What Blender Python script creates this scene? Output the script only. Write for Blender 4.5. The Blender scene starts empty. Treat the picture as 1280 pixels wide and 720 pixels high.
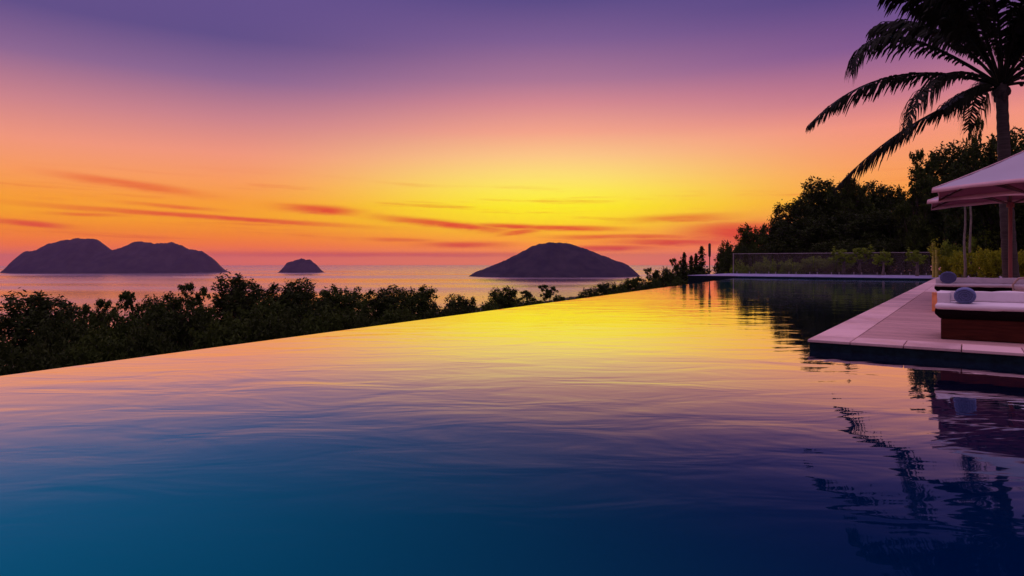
import bpy, math, random
import numpy as np
from mathutils import Vector, Matrix
R = math.radians
C = bpy.context.scene.collection
random.seed(4)

# ------------------------------------------------------------------ layout
F, HZ, CAMZ = 800.0, 328.0, 1.2
U = Vector((.5796, .8149, 0)); V = Vector((.8149, -.5796, 0))
CR = Vector((4.09, 8.80, 0))                       # near left corner of the deck at water level
L0 = Vector((-5.41, 6.76, 0)); LD = Vector((.469, .883, 0)).normalized(); LN = Vector((-LD.y, LD.x, 0))
E = Vector((17.8, 50.5, 0))
LD = (E - L0).normalized(); LN = Vector((-LD.y, LD.x, 0))
DECK = .143
def uv(u, v, z=0): return CR + U*u + V*v + Vector((0, 0, z))
def at(px, Y, z=0): return Vector(((px-640)/F*Y, Y, z))
def zat(py, Y): return CAMZ + (HZ-py)/F*Y
def sst(a, b, x):
    t = min(1, max(0, (x-a)/(b-a))); return t*t*(3-2*t)
def ground_z(x, y):
    P = Vector((x, y, 0))
    s = (P-L0).dot(LN); w = (P-E).dot(U); vv = (P-CR).dot(V); q = (P-E).dot(V)
    zl = -2.8 - .04*min(s, 30) - .5*max(0, s-30) if s > -6 else -2.8
    zr = -2.4
    if w > 8.5: zr = -2.4 + 2.45*sst(8.6, 10.2, w) + .02*max(0, w-12) + .10*max(0, q-16)*sst(10, 30, w)
    if vv > 12.2: zr = max(zr, -2.4 + 2.5*sst(12.2, 13.6, vv) + .14*max(0, vv-15))
    if s > -5: z = zr + (zl-zr)*sst(-5, 1.0, s)
    else: z = zr
    if w > 34 and s > -40: z -= .35*(w-34)*sst(-40, -8, s)
    z += .25*math.sin(x*.23+1)*math.sin(y*.19)*sst(6, 20, abs(s)+max(0, w-14)*.3)*(1 if (s > 6 or w > 16) else 0)
    far = math.hypot(x, y)
    z -= .45*max(0, far-140)
    return max(z, -66)

# ------------------------------------------------------------------ helpers
def tag(o, label=None, cat=None, group=None, kind=None):
    if label: o['label'] = label
    if cat: o['category'] = cat
    if group: o['group'] = group
    if kind: o['kind'] = kind
    return o
def empty(name, loc, label, cat, rz=0, group=None):
    o = bpy.data.objects.new(name, None); C.objects.link(o)
    o.location = loc; o.rotation_euler = (0, 0, rz); o.empty_display_size = .2
    return tag(o, label, cat, group)
class MB:
    def __init__(s): s.v = []; s.f = []; s.sm = []
    def add(s, vs, fs, smooth=False):
        b = len(s.v); s.v += [tuple(v) for v in vs]
        s.f += [tuple(b+i for i in f) for f in fs]; s.sm += [smooth]*len(fs)
    def box(s, a, b, M=None):
        x0, y0, z0 = a; x1, y1, z1 = b
        vs = [Vector(p) for p in ((x0,y0,z0),(x1,y0,z0),(x1,y1,z0),(x0,y1,z0),(x0,y0,z1),(x1,y0,z1),(x1,y1,z1),(x0,y1,z1))]
        if M: vs = [M @ v for v in vs]
        s.add(vs, [(0,3,2,1),(4,5,6,7),(0,1,5,4),(1,2,6,5),(2,3,7,6),(3,0,4,7)])
    def prism(s, poly, z0, z1):
        n = len(poly)
        vs = [(p[0], p[1], z0) for p in poly] + [(p[0], p[1], z1) for p in poly]
        s.add(vs, [tuple(range(n))[::-1], tuple(range(n, 2*n))] + [(i, (i+1) % n, n+(i+1) % n, n+i) for i in range(n)])
    def tube(s, pts, rad, n=8, cap=True):
        pts = [Vector(p) for p in pts]
        if not hasattr(rad, '__len__'): rad = [rad]*len(pts)
        vs = []; up = Vector((0, 0, 1))
        for i, p in enumerate(pts):
            t = (pts[min(i+1, len(pts)-1)] - pts[max(i-1, 0)]).normalized()
            a = t.cross(up)
            if a.length < .1: a = t.cross(Vector((1, 0, 0)))
            a.normalize(); b = t.cross(a)
            if i and (a.dot(pa) < 0): a = -a; b = -b
            pa = a
            for k in range(n):
                th = 2*math.pi*k/n
                vs.append(p + (a*math.cos(th)+b*math.sin(th))*rad[i])
        fs = [(i*n+k, i*n+(k+1) % n, (i+1)*n+(k+1) % n, (i+1)*n+k) for i in range(len(pts)-1) for k in range(n)]
        s.add(vs, fs, True)
        if cap: s.add([vs[k] for k in range(n)], [tuple(range(n))[::-1]]); s.add(vs[-n:], [tuple(range(n))])
    def build(s, name, mat, parent=None, bevel=0, seg=2, loc=None):
        me = bpy.data.meshes.new(name); me.from_pydata(s.v, [], s.f)
        me.polygons.foreach_set('use_smooth', s.sm); me.materials.append(mat); me.update()
        o = bpy.data.objects.new(name, me); C.objects.link(o)
        if parent: o.parent = parent
        if loc: o.location = loc
        if bevel:
            m = o.modifiers.new('bevel', 'BEVEL'); m.width = bevel; m.segments = seg; m.limit_method = 'ANGLE'; m.angle_limit = R(40)
        return o
def np_mesh(name, verts, quads, mat, parent=None, smooth=False, extra=None):
    me = bpy.data.meshes.new(name)
    nv, nf = len(verts), len(quads)
    me.vertices.add(nv); me.vertices.foreach_set('co', np.asarray(verts, 'f').ravel())
    me.loops.add(nf*4); me.loops.foreach_set('vertex_index', np.asarray(quads, 'i').ravel())
    me.polygons.add(nf); me.polygons.foreach_set('loop_start', np.arange(0, nf*4, 4, dtype='i'))
    me.polygons.foreach_set('use_smooth', np.full(nf, smooth))
    if extra is not None:
        a = me.attributes.new('tint', 'FLOAT', 'POINT'); a.data.foreach_set('value', np.asarray(extra, 'f'))
    me.materials.append(mat); me.update(calc_edges=True); me.validate()
    o = bpy.data.objects.new(name, me); C.objects.link(o)
    if parent: o.parent = parent
    return o
def copy_tree(o, parent=None):
    c = o.copy(); C.objects.link(c); c.parent = parent
    for ch in o.children: copy_tree(ch, c)
    return c

# ------------------------------------------------------------------ materials
def srgb(r, g, b):
    f = lambda c: (c/255/12.92 if c/255 <= .04045 else ((c/255+.055)/1.055)**2.4)
    return (f(r), f(g), f(b), 1)
def newmat(name):
    m = bpy.data.materials.new(name); m.use_nodes = True
    n = m.node_tree.nodes; p = n['Principled BSDF']
    return m, m.node_tree, n, p
def pmat(name, col, rough=.6, var=.25, scale=6, bump=.0, spec=.5, stretch=None, col2=None, detail=6, metallic=0, trans=0):
    m, nt, n, p = newmat(name)
    L = nt.links.new
    tc = n.new('ShaderNodeTexCoord'); mp = n.new('ShaderNodeMapping')
    if stretch: mp.inputs['Scale'].default_value = stretch
    L(tc.outputs['Object'], mp.inputs[0])
    no = n.new('ShaderNodeTexNoise'); no.inputs['Scale'].default_value = scale; no.inputs['Detail'].default_value = detail
    L(mp.outputs[0], no.inputs['Vector'])
    cr = n.new('ShaderNodeValToRGB'); cr.color_ramp.elements[0].position = .3; cr.color_ramp.elements[1].position = .72
    c2 = col2 or tuple(min(1, c*(1+var)) for c in col[:3])
    cr.color_ramp.elements[0].color = (*[c*(1-var) for c in col[:3]], 1); cr.color_ramp.elements[1].color = (*c2[:3], 1)
    L(no.outputs['Fac'], cr.inputs[0]); L(cr.outputs[0], p.inputs['Base Color'])
    p.inputs['Roughness'].default_value = rough; p.inputs['Specular IOR Level'].default_value = spec; p.inputs['Metallic'].default_value = metallic
    if bump:
        b = n.new('ShaderNodeBump'); b.inputs['Strength'].default_value = bump; b.inputs['Distance'].default_value = .01
        L(no.outputs['Fac'], b.inputs['Height']); L(b.outputs[0], p.inputs['Normal'])
    return m
def leafmat(name, ca, cb, rough=.7, trans=.25, spec=.1, nscale=.6):
    m, nt, n, p = newmat(name); L = nt.links.new
    at_ = n.new('ShaderNodeAttribute'); at_.attribute_name = 'tint'
    tc = n.new('ShaderNodeTexCoord'); no = n.new('ShaderNodeTexNoise'); no.inputs['Scale'].default_value = nscale; no.inputs['Detail'].default_value = 3
    L(tc.outputs['Object'], no.inputs['Vector'])
    ad = n.new('ShaderNodeMath'); ad.operation = 'MULTIPLY_ADD'; ad.inputs[1].default_value = .5; L(at_.outputs['Fac'], ad.inputs[0])
    sb = n.new('ShaderNodeMath'); sb.operation = 'MULTIPLY'; sb.inputs[1].default_value = .55; L(no.outputs['Fac'], sb.inputs[0]); L(sb.outputs[0], ad.inputs[2])
    mx = n.new('ShaderNodeMix'); mx.data_type = 'RGBA'; L(ad.outputs[0], mx.inputs[0]); mx.inputs[6].default_value = (*ca, 1); mx.inputs[7].default_value = (*cb, 1)
    L(mx.outputs[2], p.inputs['Base Color']); p.inputs['Roughness'].default_value = rough; p.inputs['Specular IOR Level'].default_value = spec
    tr = n.new('ShaderNodeBsdfTranslucent'); L(mx.outputs[2], tr.inputs[0])
    ms = n.new('ShaderNodeMixShader'); ms.inputs[0].default_value = trans
    L(p.outputs[0], ms.inputs[1]); L(tr.outputs[0], ms.inputs[2]); L(ms.outputs[0], n['Material Output'].inputs[0])
    return m
M = {}
M['leaf'] = leafmat('leaf_dark', (.007, .016, .005), (.055, .08, .016))
M['leaf2'] = leafmat('leaf_olive', (.008, .020, .005), (.08, .12, .02), trans=.3)
M['leaflit'] = leafmat('leaf_garden_lamplit', (.09, .15, .012), (.50, .50, .03), trans=.4)  # lamp glow on the garden painted into the yellow-green leaf colour
M['leafmid'] = leafmat('leaf_garden_mid', (.06, .13, .014), (.36, .46, .05), trans=.35)
M['palm'] = leafmat('palm_leaf', (.006, .01, .006), (.022, .026, .012), rough=.5, trans=.12, spec=.12)
M['bark'] = pmat('bark', (.05, .04, .03), .9, .4, 12, .6, stretch=(1, 1, .3))
M['palebark'] = pmat('pale_bark', (.20, .16, .13), .85, .35, 9, .5, stretch=(1, 1, .4))
M['palmbark'] = pmat('palm_bark', (.06, .05, .045), .9, .4, 9, .8, stretch=(.3, .3, 3))
M['ground'] = pmat('hillside_soil', (.03, .035, .014), .95, .5, .8, .5, detail=10, col2=(.07, .08, .025))
M['stone'] = pmat('coping_stone', (.74, .58, .58), .5, .10, 9, .25, spec=.3, detail=9)
M['tileface'] = pmat('wet_dark_tile', (.006, .018, .024), .35, .5, 14, .2, spec=.15)
M['bed'] = pmat('bed_soil', (.05, .04, .02), .95, .4, 6, .8)
M['darkwood'] = pmat('dark_wood', (.06, .015, .009), .8, .4, 7, .3, .1, stretch=(.6, 6, 6))
M['weave'] = pmat('dark_weave', (.006, .002, .003), .8, .5, 60, .6, .08)
M['honey'] = pmat('honey_wood', (.80, .30, .10), .45, .25, 6, .2, stretch=(6, 1, 1))
M['cushion'] = pmat('white_cushion', (.78, .70, .72), .85, .06, 5, .15)
M['towel'] = pmat('blue_towel', (.12, .15, .31), .95, .25, 70, .8)
M['metalpost'] = pmat('steel', (.5, .47, .45), .35, .15, 20, 0, metallic=.8)
M['pole'] = pmat('red_wood_pole', (.30, .085, .07), .5, .2, 8, .2, stretch=(4, 4, .4))
M['rib'] = pmat('rib_wood', (.10, .03, .025), .5, .3, 8, .2)
M['rattan'] = pmat('white_rattan', (.72, .60, .52), .6, .2, 60, .5)
M['torch'] = pmat('post_wood', (.03, .02, .015), .8, .3, 9, .3)
M['bamboo'] = pmat('bamboo_cane', (.45, .42, .06), .5, .3, 5, .2, stretch=(1, 1, 3))  # lamp light on the stems is put into this yellow-green
M['pottery'] = pmat('concrete_base', (.2, .19, .18), .8, .2, 20, .3)
def island_mat():
    m, nt, n, p = newmat('island_forest'); L = nt.links.new
    tc = n.new('ShaderNodeTexCoord'); no = n.new('ShaderNodeTexNoise'); no.inputs['Scale'].default_value = .02; no.inputs['Detail'].default_value = 9
    L(tc.outputs['Object'], no.inputs['Vector'])
    cr = n.new('ShaderNodeValToRGB'); cr.color_ramp.elements[0].color = (.014, .018, .018, 1); cr.color_ramp.elements[1].color = (.04, .038, .035, 1)
    cr.color_ramp.elements[0].position = .35; cr.color_ramp.elements[1].position = .65
    L(no.outputs['Fac'], cr.inputs[0]); L(cr.outputs[0], p.inputs['Base Color']); p.inputs['Roughness'].default_value = 1; p.inputs['Specular IOR Level'].default_value = .05
    return m
M['island'] = island_mat()
# umbrella fabric: diffuse + translucent
m, nt, n, p = newmat('canopy_fabric'); L = nt.links.new
no = n.new('ShaderNodeTexNoise'); no.inputs['Scale'].default_value = 1.5; tc = n.new('ShaderNodeTexCoord'); L(tc.outputs['Object'], no.inputs['Vector'])
cr = n.new('ShaderNodeValToRGB'); cr.color_ramp.elements[0].color = (.60, .58, .68, 1); cr.color_ramp.elements[1].color = (.72, .70, .80, 1); L(no.outputs['Fac'], cr.inputs[0])
L(cr.outputs[0], p.inputs['Base Color']); p.inputs['Roughness'].default_value = .8
tr = n.new('ShaderNodeBsdfTranslucent'); tr.inputs[0].default_value = (.75, .22, .24, 1)
ms = n.new('ShaderNodeMixShader'); ms.inputs[0].default_value = .3
L(p.outputs[0], ms.inputs[1]); L(tr.outputs[0], ms.inputs[2]); L(ms.outputs[0], n['Material Output'].inputs[0]); M['canopy'] = m
M['lining'] = pmat('red_lining', (.26, .08, .13), .8, .12, 3, .1)
M['valance'] = pmat('pink_valance', (.78, .50, .52), .8, .1, 3, .1)
def slabmat(name, ca, cb, rough=.5):
    m, nt, n, p = newmat(name); L = nt.links.new
    tc = n.new('ShaderNodeTexCoord'); a = n.new('ShaderNodeTexNoise'); a.inputs['Scale'].default_value = 1.3; a.inputs['Detail'].default_value = 8; a.inputs['Roughness'].default_value = .65
    b = n.new('ShaderNodeTexNoise'); b.inputs['Scale'].default_value = 45; b.inputs['Detail'].default_value = 4
    L(tc.outputs['Object'], a.inputs['Vector']); L(tc.outputs['Object'], b.inputs['Vector'])
    g = n.new('ShaderNodeNewGeometry')
    x = n.new('ShaderNodeMath'); x.operation = 'MULTIPLY_ADD'; x.inputs[1].default_value = .45; L(g.outputs['Random Per Island'], x.inputs[0]); L(a.outputs['Fac'], x.inputs[2])
    y = n.new('ShaderNodeMath'); y.operation = 'MULTIPLY_ADD'; y.inputs[1].default_value = .3; L(b.outputs['Fac'], y.inputs[0]); L(x.outputs[0], y.inputs[2])
    cr = n.new('ShaderNodeValToRGB'); cr.color_ramp.elements[0].position = .5; cr.color_ramp.elements[1].position = 1.1 if 0 else 1.0
    cr.color_ramp.elements[0].color = (*ca, 1); cr.color_ramp.elements[1].color = (*cb, 1); L(y.outputs[0], cr.inputs[0]); L(cr.outputs[0], p.inputs['Base Color'])
    q = n.new('ShaderNodeMapRange'); q.inputs[1].default_value = .4; q.inputs[2].default_value = .65; q.inputs[3].default_value = rough-.2; q.inputs[4].default_value = rough+.15; L(a.outputs['Fac'], q.inputs[0]); L(q.outputs[0], p.inputs['Roughness'])
    p.inputs['Specular IOR Level'].default_value = .35
    bp = n.new('ShaderNodeBump'); bp.inputs['Strength'].default_value = .3; bp.inputs['Distance'].default_value = .006; L(b.outputs['Fac'], bp.inputs['Height']); L(bp.outputs[0], p.inputs['Normal'])
    return m
M['stone'] = slabmat('coping_stone', (.50, .32, .31), (.86, .59, .55))
M['terrace'] = slabmat('terrace_stone_skylit', (.20, .19, .36), (.34, .32, .54))  # slab stone with the sky's blue reflection painted into its colour
# deck boards: rows coloured one by one
m, nt, n, p = newmat('deck_boards'); L = nt.links.new
tc = n.new('ShaderNodeTexCoord'); no = n.new('ShaderNodeTexNoise'); no.inputs['Scale'].default_value = 5; no.inputs['Detail'].default_value = 8
mp = n.new('ShaderNodeMapping'); mp.inputs['Scale'].default_value = (12, .7, 1); L(tc.outputs['Object'], mp.inputs[0]); L(mp.outputs[0], no.inputs['Vector'])
oi = n.new('ShaderNodeNewGeometry'); ad = n.new('ShaderNodeMath'); ad.operation = 'MULTIPLY_ADD'; ad.inputs[1].default_value = .45
L(oi.outputs['Random Per Island'], ad.inputs[0]); L(no.outputs['Fac'], ad.inputs[2])
cr = n.new('ShaderNodeValToRGB'); cr.color_ramp.elements[0].color = (.34, .19, .17, 1); cr.color_ramp.elements[1].color = (.62, .37, .33, 1)
cr.color_ramp.elements[0].position = .3; cr.color_ramp.elements[1].position = 1
L(ad.outputs[0], cr.inputs[0]); L(cr.outputs[0], p.inputs['Base Color']); p.inputs['Roughness'].default_value = .5
b = n.new('ShaderNodeBump'); b.inputs['Strength'].default_value = .2; b.inputs['Distance'].default_value = .01; L(no.outputs['Fac'], b.inputs['Height']); L(b.outputs[0], p.inputs['Normal'])
M['boards'] = m
# glass
def glassmat():
    m, nt, n, p = newmat('glass'); L = nt.links.new; n.remove(p)
    tr = n.new('ShaderNodeBsdfTransparent'); tr.inputs[0].default_value = (.80, .84, .82, 1)
    gl = n.new('ShaderNodeBsdfGlossy'); gl.inputs['Roughness'].default_value = .06; gl.inputs['Color'].default_value = (.9, .9, .9, 1)
    df = n.new('ShaderNodeBsdfDiffuse'); df.inputs[0].default_value = (.80, .68, .42, 1)
    fr = n.new('ShaderNodeFresnel'); fr.inputs[0].default_value = 1.35
    a = n.new('ShaderNodeMixShader'); L(fr.outputs[0], a.inputs[0]); L(tr.outputs[0], a.inputs[1]); L(gl.outputs[0], a.inputs[2])
    b2 = n.new('ShaderNodeMixShader'); b2.inputs[0].default_value = .03; L(a.outputs[0], b2.inputs[1]); L(df.outputs[0], b2.inputs[2])
    L(b2.outputs[0], n['Material Output'].inputs[0]); return m
M['glass'] = glassmat()
# pool water: fresnel mix of mirror and a tinted clear body
def poolwater():
    m, nt, n, p = newmat('pool_water'); L = nt.links.new; n.remove(p)
    tc = n.new('ShaderNodeTexCoord')
    mp = n.new('ShaderNodeMapping'); mp.inputs['Rotation'].default_value = (0, 0, R(-12)); mp.inputs['Scale'].default_value = (.55, 1.25, 1); L(tc.outputs['Object'], mp.inputs[0])
    n1 = n.new('ShaderNodeTexNoise'); n1.inputs['Scale'].default_value = 1.5; n1.inputs['Detail'].default_value = 3; n1.inputs['Roughness'].default_value = .45; n1.inputs['Distortion'].default_value = .5
    n2 = n.new('ShaderNodeTexNoise'); n2.inputs['Scale'].default_value = 6; n2.inputs['Detail'].default_value = 2
    n3 = n.new('ShaderNodeTexNoise'); n3.inputs['Scale'].default_value = .22; n3.inputs['Detail'].default_value = 2
    for q in (n1, n2, n3): L(mp.outputs[0], q.inputs['Vector'])
    amp = n.new('ShaderNodeMapRange'); amp.inputs[1].default_value = .35; amp.inputs[2].default_value = .65; amp.inputs[3].default_value = .45; amp.inputs[4].default_value = 1.3; L(n3.outputs['Fac'], amp.inputs[0])
    s = n.new('ShaderNodeMath'); s.operation = 'MULTIPLY_ADD'; s.inputs[1].default_value = .06; L(n2.outputs['Fac'], s.inputs[0]); L(n1.outputs['Fac'], s.inputs[2])
    h = n.new('ShaderNodeMath'); h.operation = 'MULTIPLY'; L(s.outputs[0], h.inputs[0]); L(amp.outputs[0], h.inputs[1])
    b = n.new('ShaderNodeBump'); b.inputs['Strength'].default_value = 1; b.inputs['Distance'].default_value = .0085; L(h.outputs[0], b.inputs['Height'])
    fr = n.new('ShaderNodeFresnel'); fr.inputs[0].default_value = 1.45; L(b.outputs[0], fr.inputs['Normal'])
    cr = n.new('ShaderNodeValToRGB'); cr.color_ramp.interpolation = 'B_SPLINE'
    el = cr.color_ramp.elements; el[0].position = 0.0; el[0].color = (.02,)*3+(1,); el[1].position = 1; el[1].color = (.98, .98, .98, 1)
    for pos, v in ((.12, .025), (.2, .12), (.30, .44), (.42, .84), (.62, .97)):
        e = el.new(pos); e.color = (v, v, v, 1)
    L(fr.outputs[0], cr.inputs[0])
    gl = n.new('ShaderNodeBsdfGlossy'); gl.inputs['Roughness'].default_value = .02; gl.inputs['Color'].default_value = (1, .97, 1, 1); L(b.outputs[0], gl.inputs['Normal'])
    gc = n.new('ShaderNodeValToRGB'); gc.color_ramp.elements[0].position = .12; gc.color_ramp.elements[0].color = (.35, .68, 1, 1); gc.color_ramp.elements[1].position = .48; gc.color_ramp.elements[1].color = (1, .98, 1, 1)
    L(fr.outputs[0], gc.inputs[0]); L(gc.outputs[0], gl.inputs['Color'])
    tr = n.new('ShaderNodeBsdfTransparent'); tr.inputs[0].default_value = (.05, .42, .60, 1)
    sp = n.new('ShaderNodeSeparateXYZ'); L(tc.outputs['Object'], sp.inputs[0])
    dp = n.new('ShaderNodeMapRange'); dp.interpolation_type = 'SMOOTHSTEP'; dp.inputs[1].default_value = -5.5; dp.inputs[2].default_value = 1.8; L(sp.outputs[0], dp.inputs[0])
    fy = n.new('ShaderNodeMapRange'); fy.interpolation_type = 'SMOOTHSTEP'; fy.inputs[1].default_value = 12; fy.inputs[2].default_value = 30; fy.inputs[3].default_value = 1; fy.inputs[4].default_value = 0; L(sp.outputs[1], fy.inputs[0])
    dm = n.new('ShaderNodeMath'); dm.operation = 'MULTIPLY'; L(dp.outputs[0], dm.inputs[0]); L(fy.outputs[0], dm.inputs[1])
    dc = n.new('ShaderNodeMix'); dc.data_type = 'RGBA'; L(dm.outputs[0], dc.inputs[0]); dc.inputs[6].default_value = (0, .52, .60, 1); dc.inputs[7].default_value = (0, .014, .060, 1)  # reflection and shade differences painted in: teal left and far, navy near right
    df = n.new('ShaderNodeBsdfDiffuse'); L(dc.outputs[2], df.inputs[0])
    bd = n.new('ShaderNodeMixShader'); bd.inputs[0].default_value = .72; L(tr.outputs[0], bd.inputs[1]); L(df.outputs[0], bd.inputs[2])
    ms = n.new('ShaderNodeMixShader'); L(cr.outputs[0], ms.inputs[0]); L(bd.outputs[0], ms.inputs[1]); L(gl.outputs[0], ms.inputs[2])
    L(ms.outputs[0], n['Material Output'].inputs[0]); return m
M['pool'] = poolwater()
# blue mosaic inside the pool
def mosaic():
    m, nt, n, p = newmat('blue_mosaic'); L = nt.links.new
    tc = n.new('ShaderNodeTexCoord'); br = n.new('ShaderNodeTexVoronoi'); br.inputs['Scale'].default_value = 14; L(tc.outputs['Object'], br.inputs['Vector'])
    no = n.new('ShaderNodeTexNoise'); no.inputs['Scale'].default_value = .25; L(tc.outputs['Object'], no.inputs['Vector'])
    mx = n.new('ShaderNodeMix'); mx.data_type = 'RGBA'; L(no.outputs['Fac'], mx.inputs[0])
    mx.inputs[6].default_value = (.01, .16, .42, 1); mx.inputs[7].default_value = (.015, .24, .42, 1)
    m2 = n.new('ShaderNodeMix'); m2.data_type = 'RGBA'; m2.blend_type = 'MULTIPLY'; m2.inputs[0].default_value = .12
    L(mx.outputs[2], m2.inputs[6]); L(br.outputs['Color'], m2.inputs[7]); L(m2.outputs[2], p.inputs['Base Color']); p.inputs['Roughness'].default_value = .5
    return m
M['mosaic'] = mosaic()
def seamat():
    m, nt, n, p = newmat('sea_water'); L = nt.links.new
    tc = n.new('ShaderNodeTexCoord'); n1 = n.new('ShaderNodeTexNoise'); n1.inputs['Scale'].default_value = .05; n1.inputs['Detail'].default_value = 5
    n2 = n.new('ShaderNodeTexNoise'); n2.inputs['Scale'].default_value = .0016; n2.inputs['Detail'].default_value = 4
    mp = n.new('ShaderNodeMapping'); mp.inputs['Scale'].default_value = (.35, 1.6, 1); L(tc.outputs['Object'], mp.inputs[0]); L(mp.outputs[0], n2.inputs['Vector'])
    L(tc.outputs['Object'], n1.inputs['Vector'])
    b = n.new('ShaderNodeBump'); b.inputs['Strength'].default_value = .5; b.inputs['Distance'].default_value = 1.6; L(n1.outputs['Fac'], b.inputs['Height'])
    mr = n.new('ShaderNodeMapRange'); mr.inputs[1].default_value = .35; mr.inputs[2].default_value = .65; mr.inputs[3].default_value = .13; mr.inputs[4].default_value = .32; L(n2.outputs['Fac'], mr.inputs[0])
    L(mr.outputs[0], p.inputs['Roughness']); L(b.outputs[0], p.inputs['Normal'])
    fr = n.new('ShaderNodeFresnel'); fr.inputs[0].default_value = 1.34
    gl = n.new('ShaderNodeBsdfGlossy'); L(mr.outputs[0], gl.inputs['Roughness']); L(b.outputs[0], gl.inputs['Normal']); gl.inputs['Color'].default_value = (1, .84, .74, 1)
    sq = n.new('ShaderNodeMath'); sq.operation = 'POWER'; sq.inputs[1].default_value = .6; L(fr.outputs[0], sq.inputs[0])
    ms = n.new('ShaderNodeMixShader'); L(sq.outputs[0], ms.inputs[0]); L(p.outputs[0], ms.inputs[1]); L(gl.outputs[0], ms.inputs[2]); L(ms.outputs[0], n['Material Output'].inputs[0])
    p.inputs['Base Color'].default_value = (.16, .06, .07, 1); p.inputs['Specular Tint'].default_value = (1, .80, .80, 1); p.inputs['IOR'].default_value = 1.34; return m
M['sea'] = seamat()

# ------------------------------------------------------------------ camera
cam = bpy.data.cameras.new('camera'); co = bpy.data.objects.new('camera', cam); C.objects.link(co)
co.location = (0, 0, CAMZ); co.rotation_euler = (R(90), 0, 0); cam.lens = 36*F/1280; cam.sensor_width = 36
cam.shift_y = -(360-HZ)/1280; cam.clip_start = .1; cam.clip_end = 60000
bpy.context.scene.camera = co

# ------------------------------------------------------------------ sky
SUN_AZ, SUN_EL = math.atan((690-640)/F), R(1.0)
world = bpy.data.worlds.new('World'); bpy.context.scene.world = world; world.use_nodes = True
wt = world.node_tree; wn = wt.nodes; WL = wt.links.new
def mth(op, a, b=None, c=None):
    q = wn.new('ShaderNodeMath'); q.operation = op
    for i, x in enumerate((a, b, c)):
        if x is None: continue
        if isinstance(x, (int, float)): q.inputs[i].default_value = x
        else: WL(x, q.inputs[i])
    return q.outputs[0]
tc = wn.new('ShaderNodeTexCoord'); sx = wn.new('ShaderNodeSeparateXYZ'); WL(tc.outputs['Generated'], sx.inputs[0])
X, Yy, Z = sx.outputs
EL = mth('ARCSINE', Z); AZ = mth('ARCTAN2', X, Yy)
def ramp(stops):
    r = wn.new('ShaderNodeValToRGB'); e = r.color_ramp.elements
    while len(e) > 1: e.remove(e[-1])
    for i, (p_, c_) in enumerate(stops):
        k = e[0] if i == 0 else e.new(p_)
        k.position = p_; k.color = c_
    WL(mth('DIVIDE', EL, math.pi/2), r.inputs[0]); return r.outputs[0]
def stops(px, lst, upper):
    cz = math.cos(math.atan((px-640)/F)); out = []
    for py, c in sorted(lst, key=lambda a: -a[0]):
        e_ = math.atan((HZ-py)/F*cz)/(math.pi/2); out.append((max(0, e_), srgb(*c)))
    return out + upper
UP = [(.33, (.14, .08, .30, 1)), (.42, (.30, .17, .42, 1)), (.55, (.62, .38, .66, 1)), (.75, (1.05, .60, .90, 1)), (1, (.90, .64, 1.18, 1))]  # unseen overhead sky, brightened to light the deck and umbrellas
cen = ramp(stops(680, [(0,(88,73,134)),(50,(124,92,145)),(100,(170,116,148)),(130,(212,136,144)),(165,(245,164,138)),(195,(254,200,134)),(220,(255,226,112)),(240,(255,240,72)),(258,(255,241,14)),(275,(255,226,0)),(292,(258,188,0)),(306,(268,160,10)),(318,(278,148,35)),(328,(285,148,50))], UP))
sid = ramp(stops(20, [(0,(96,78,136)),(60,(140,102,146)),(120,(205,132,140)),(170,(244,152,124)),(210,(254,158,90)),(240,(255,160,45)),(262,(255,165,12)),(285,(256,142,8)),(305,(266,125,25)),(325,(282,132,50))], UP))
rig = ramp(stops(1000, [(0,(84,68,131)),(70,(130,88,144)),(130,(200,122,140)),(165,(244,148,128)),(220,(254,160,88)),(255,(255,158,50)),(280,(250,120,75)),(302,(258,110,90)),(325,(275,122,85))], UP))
bac = ramp([(0, (.07, .035, .06, 1)), (.2, (.12, .07, .14, 1)), (.42, (.6, .36, .58, 1)), (1, (.90, .64, 1.18, 1))])  # unseen sky behind the camera, dark low and bright overhead for the lighting
def mix(f, a, b, bt='MIX'):
    q = wn.new('ShaderNodeMix'); q.data_type = 'RGBA'; q.blend_type = bt
    for i, x in ((0, f), (6, a), (7, b)):
        if isinstance(x, (int, float)): q.inputs[i].default_value = x
        elif isinstance(x, tuple): q.inputs[i].default_value = x
        else: WL(x, q.inputs[i])
    return q.outputs[2]
def sm(a, b, x):
    q = wn.new('ShaderNodeMapRange'); q.interpolation_type = 'SMOOTHSTEP'; q.inputs[1].default_value = a; q.inputs[2].default_value = b
    WL(x, q.inputs[0]); return q.outputs[0]
d = mth('SUBTRACT', AZ, SUN_AZ)
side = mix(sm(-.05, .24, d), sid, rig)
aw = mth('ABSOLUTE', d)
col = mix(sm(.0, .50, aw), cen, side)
col = mix(sm(1.2, 2.4, aw), col, bac)
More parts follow.
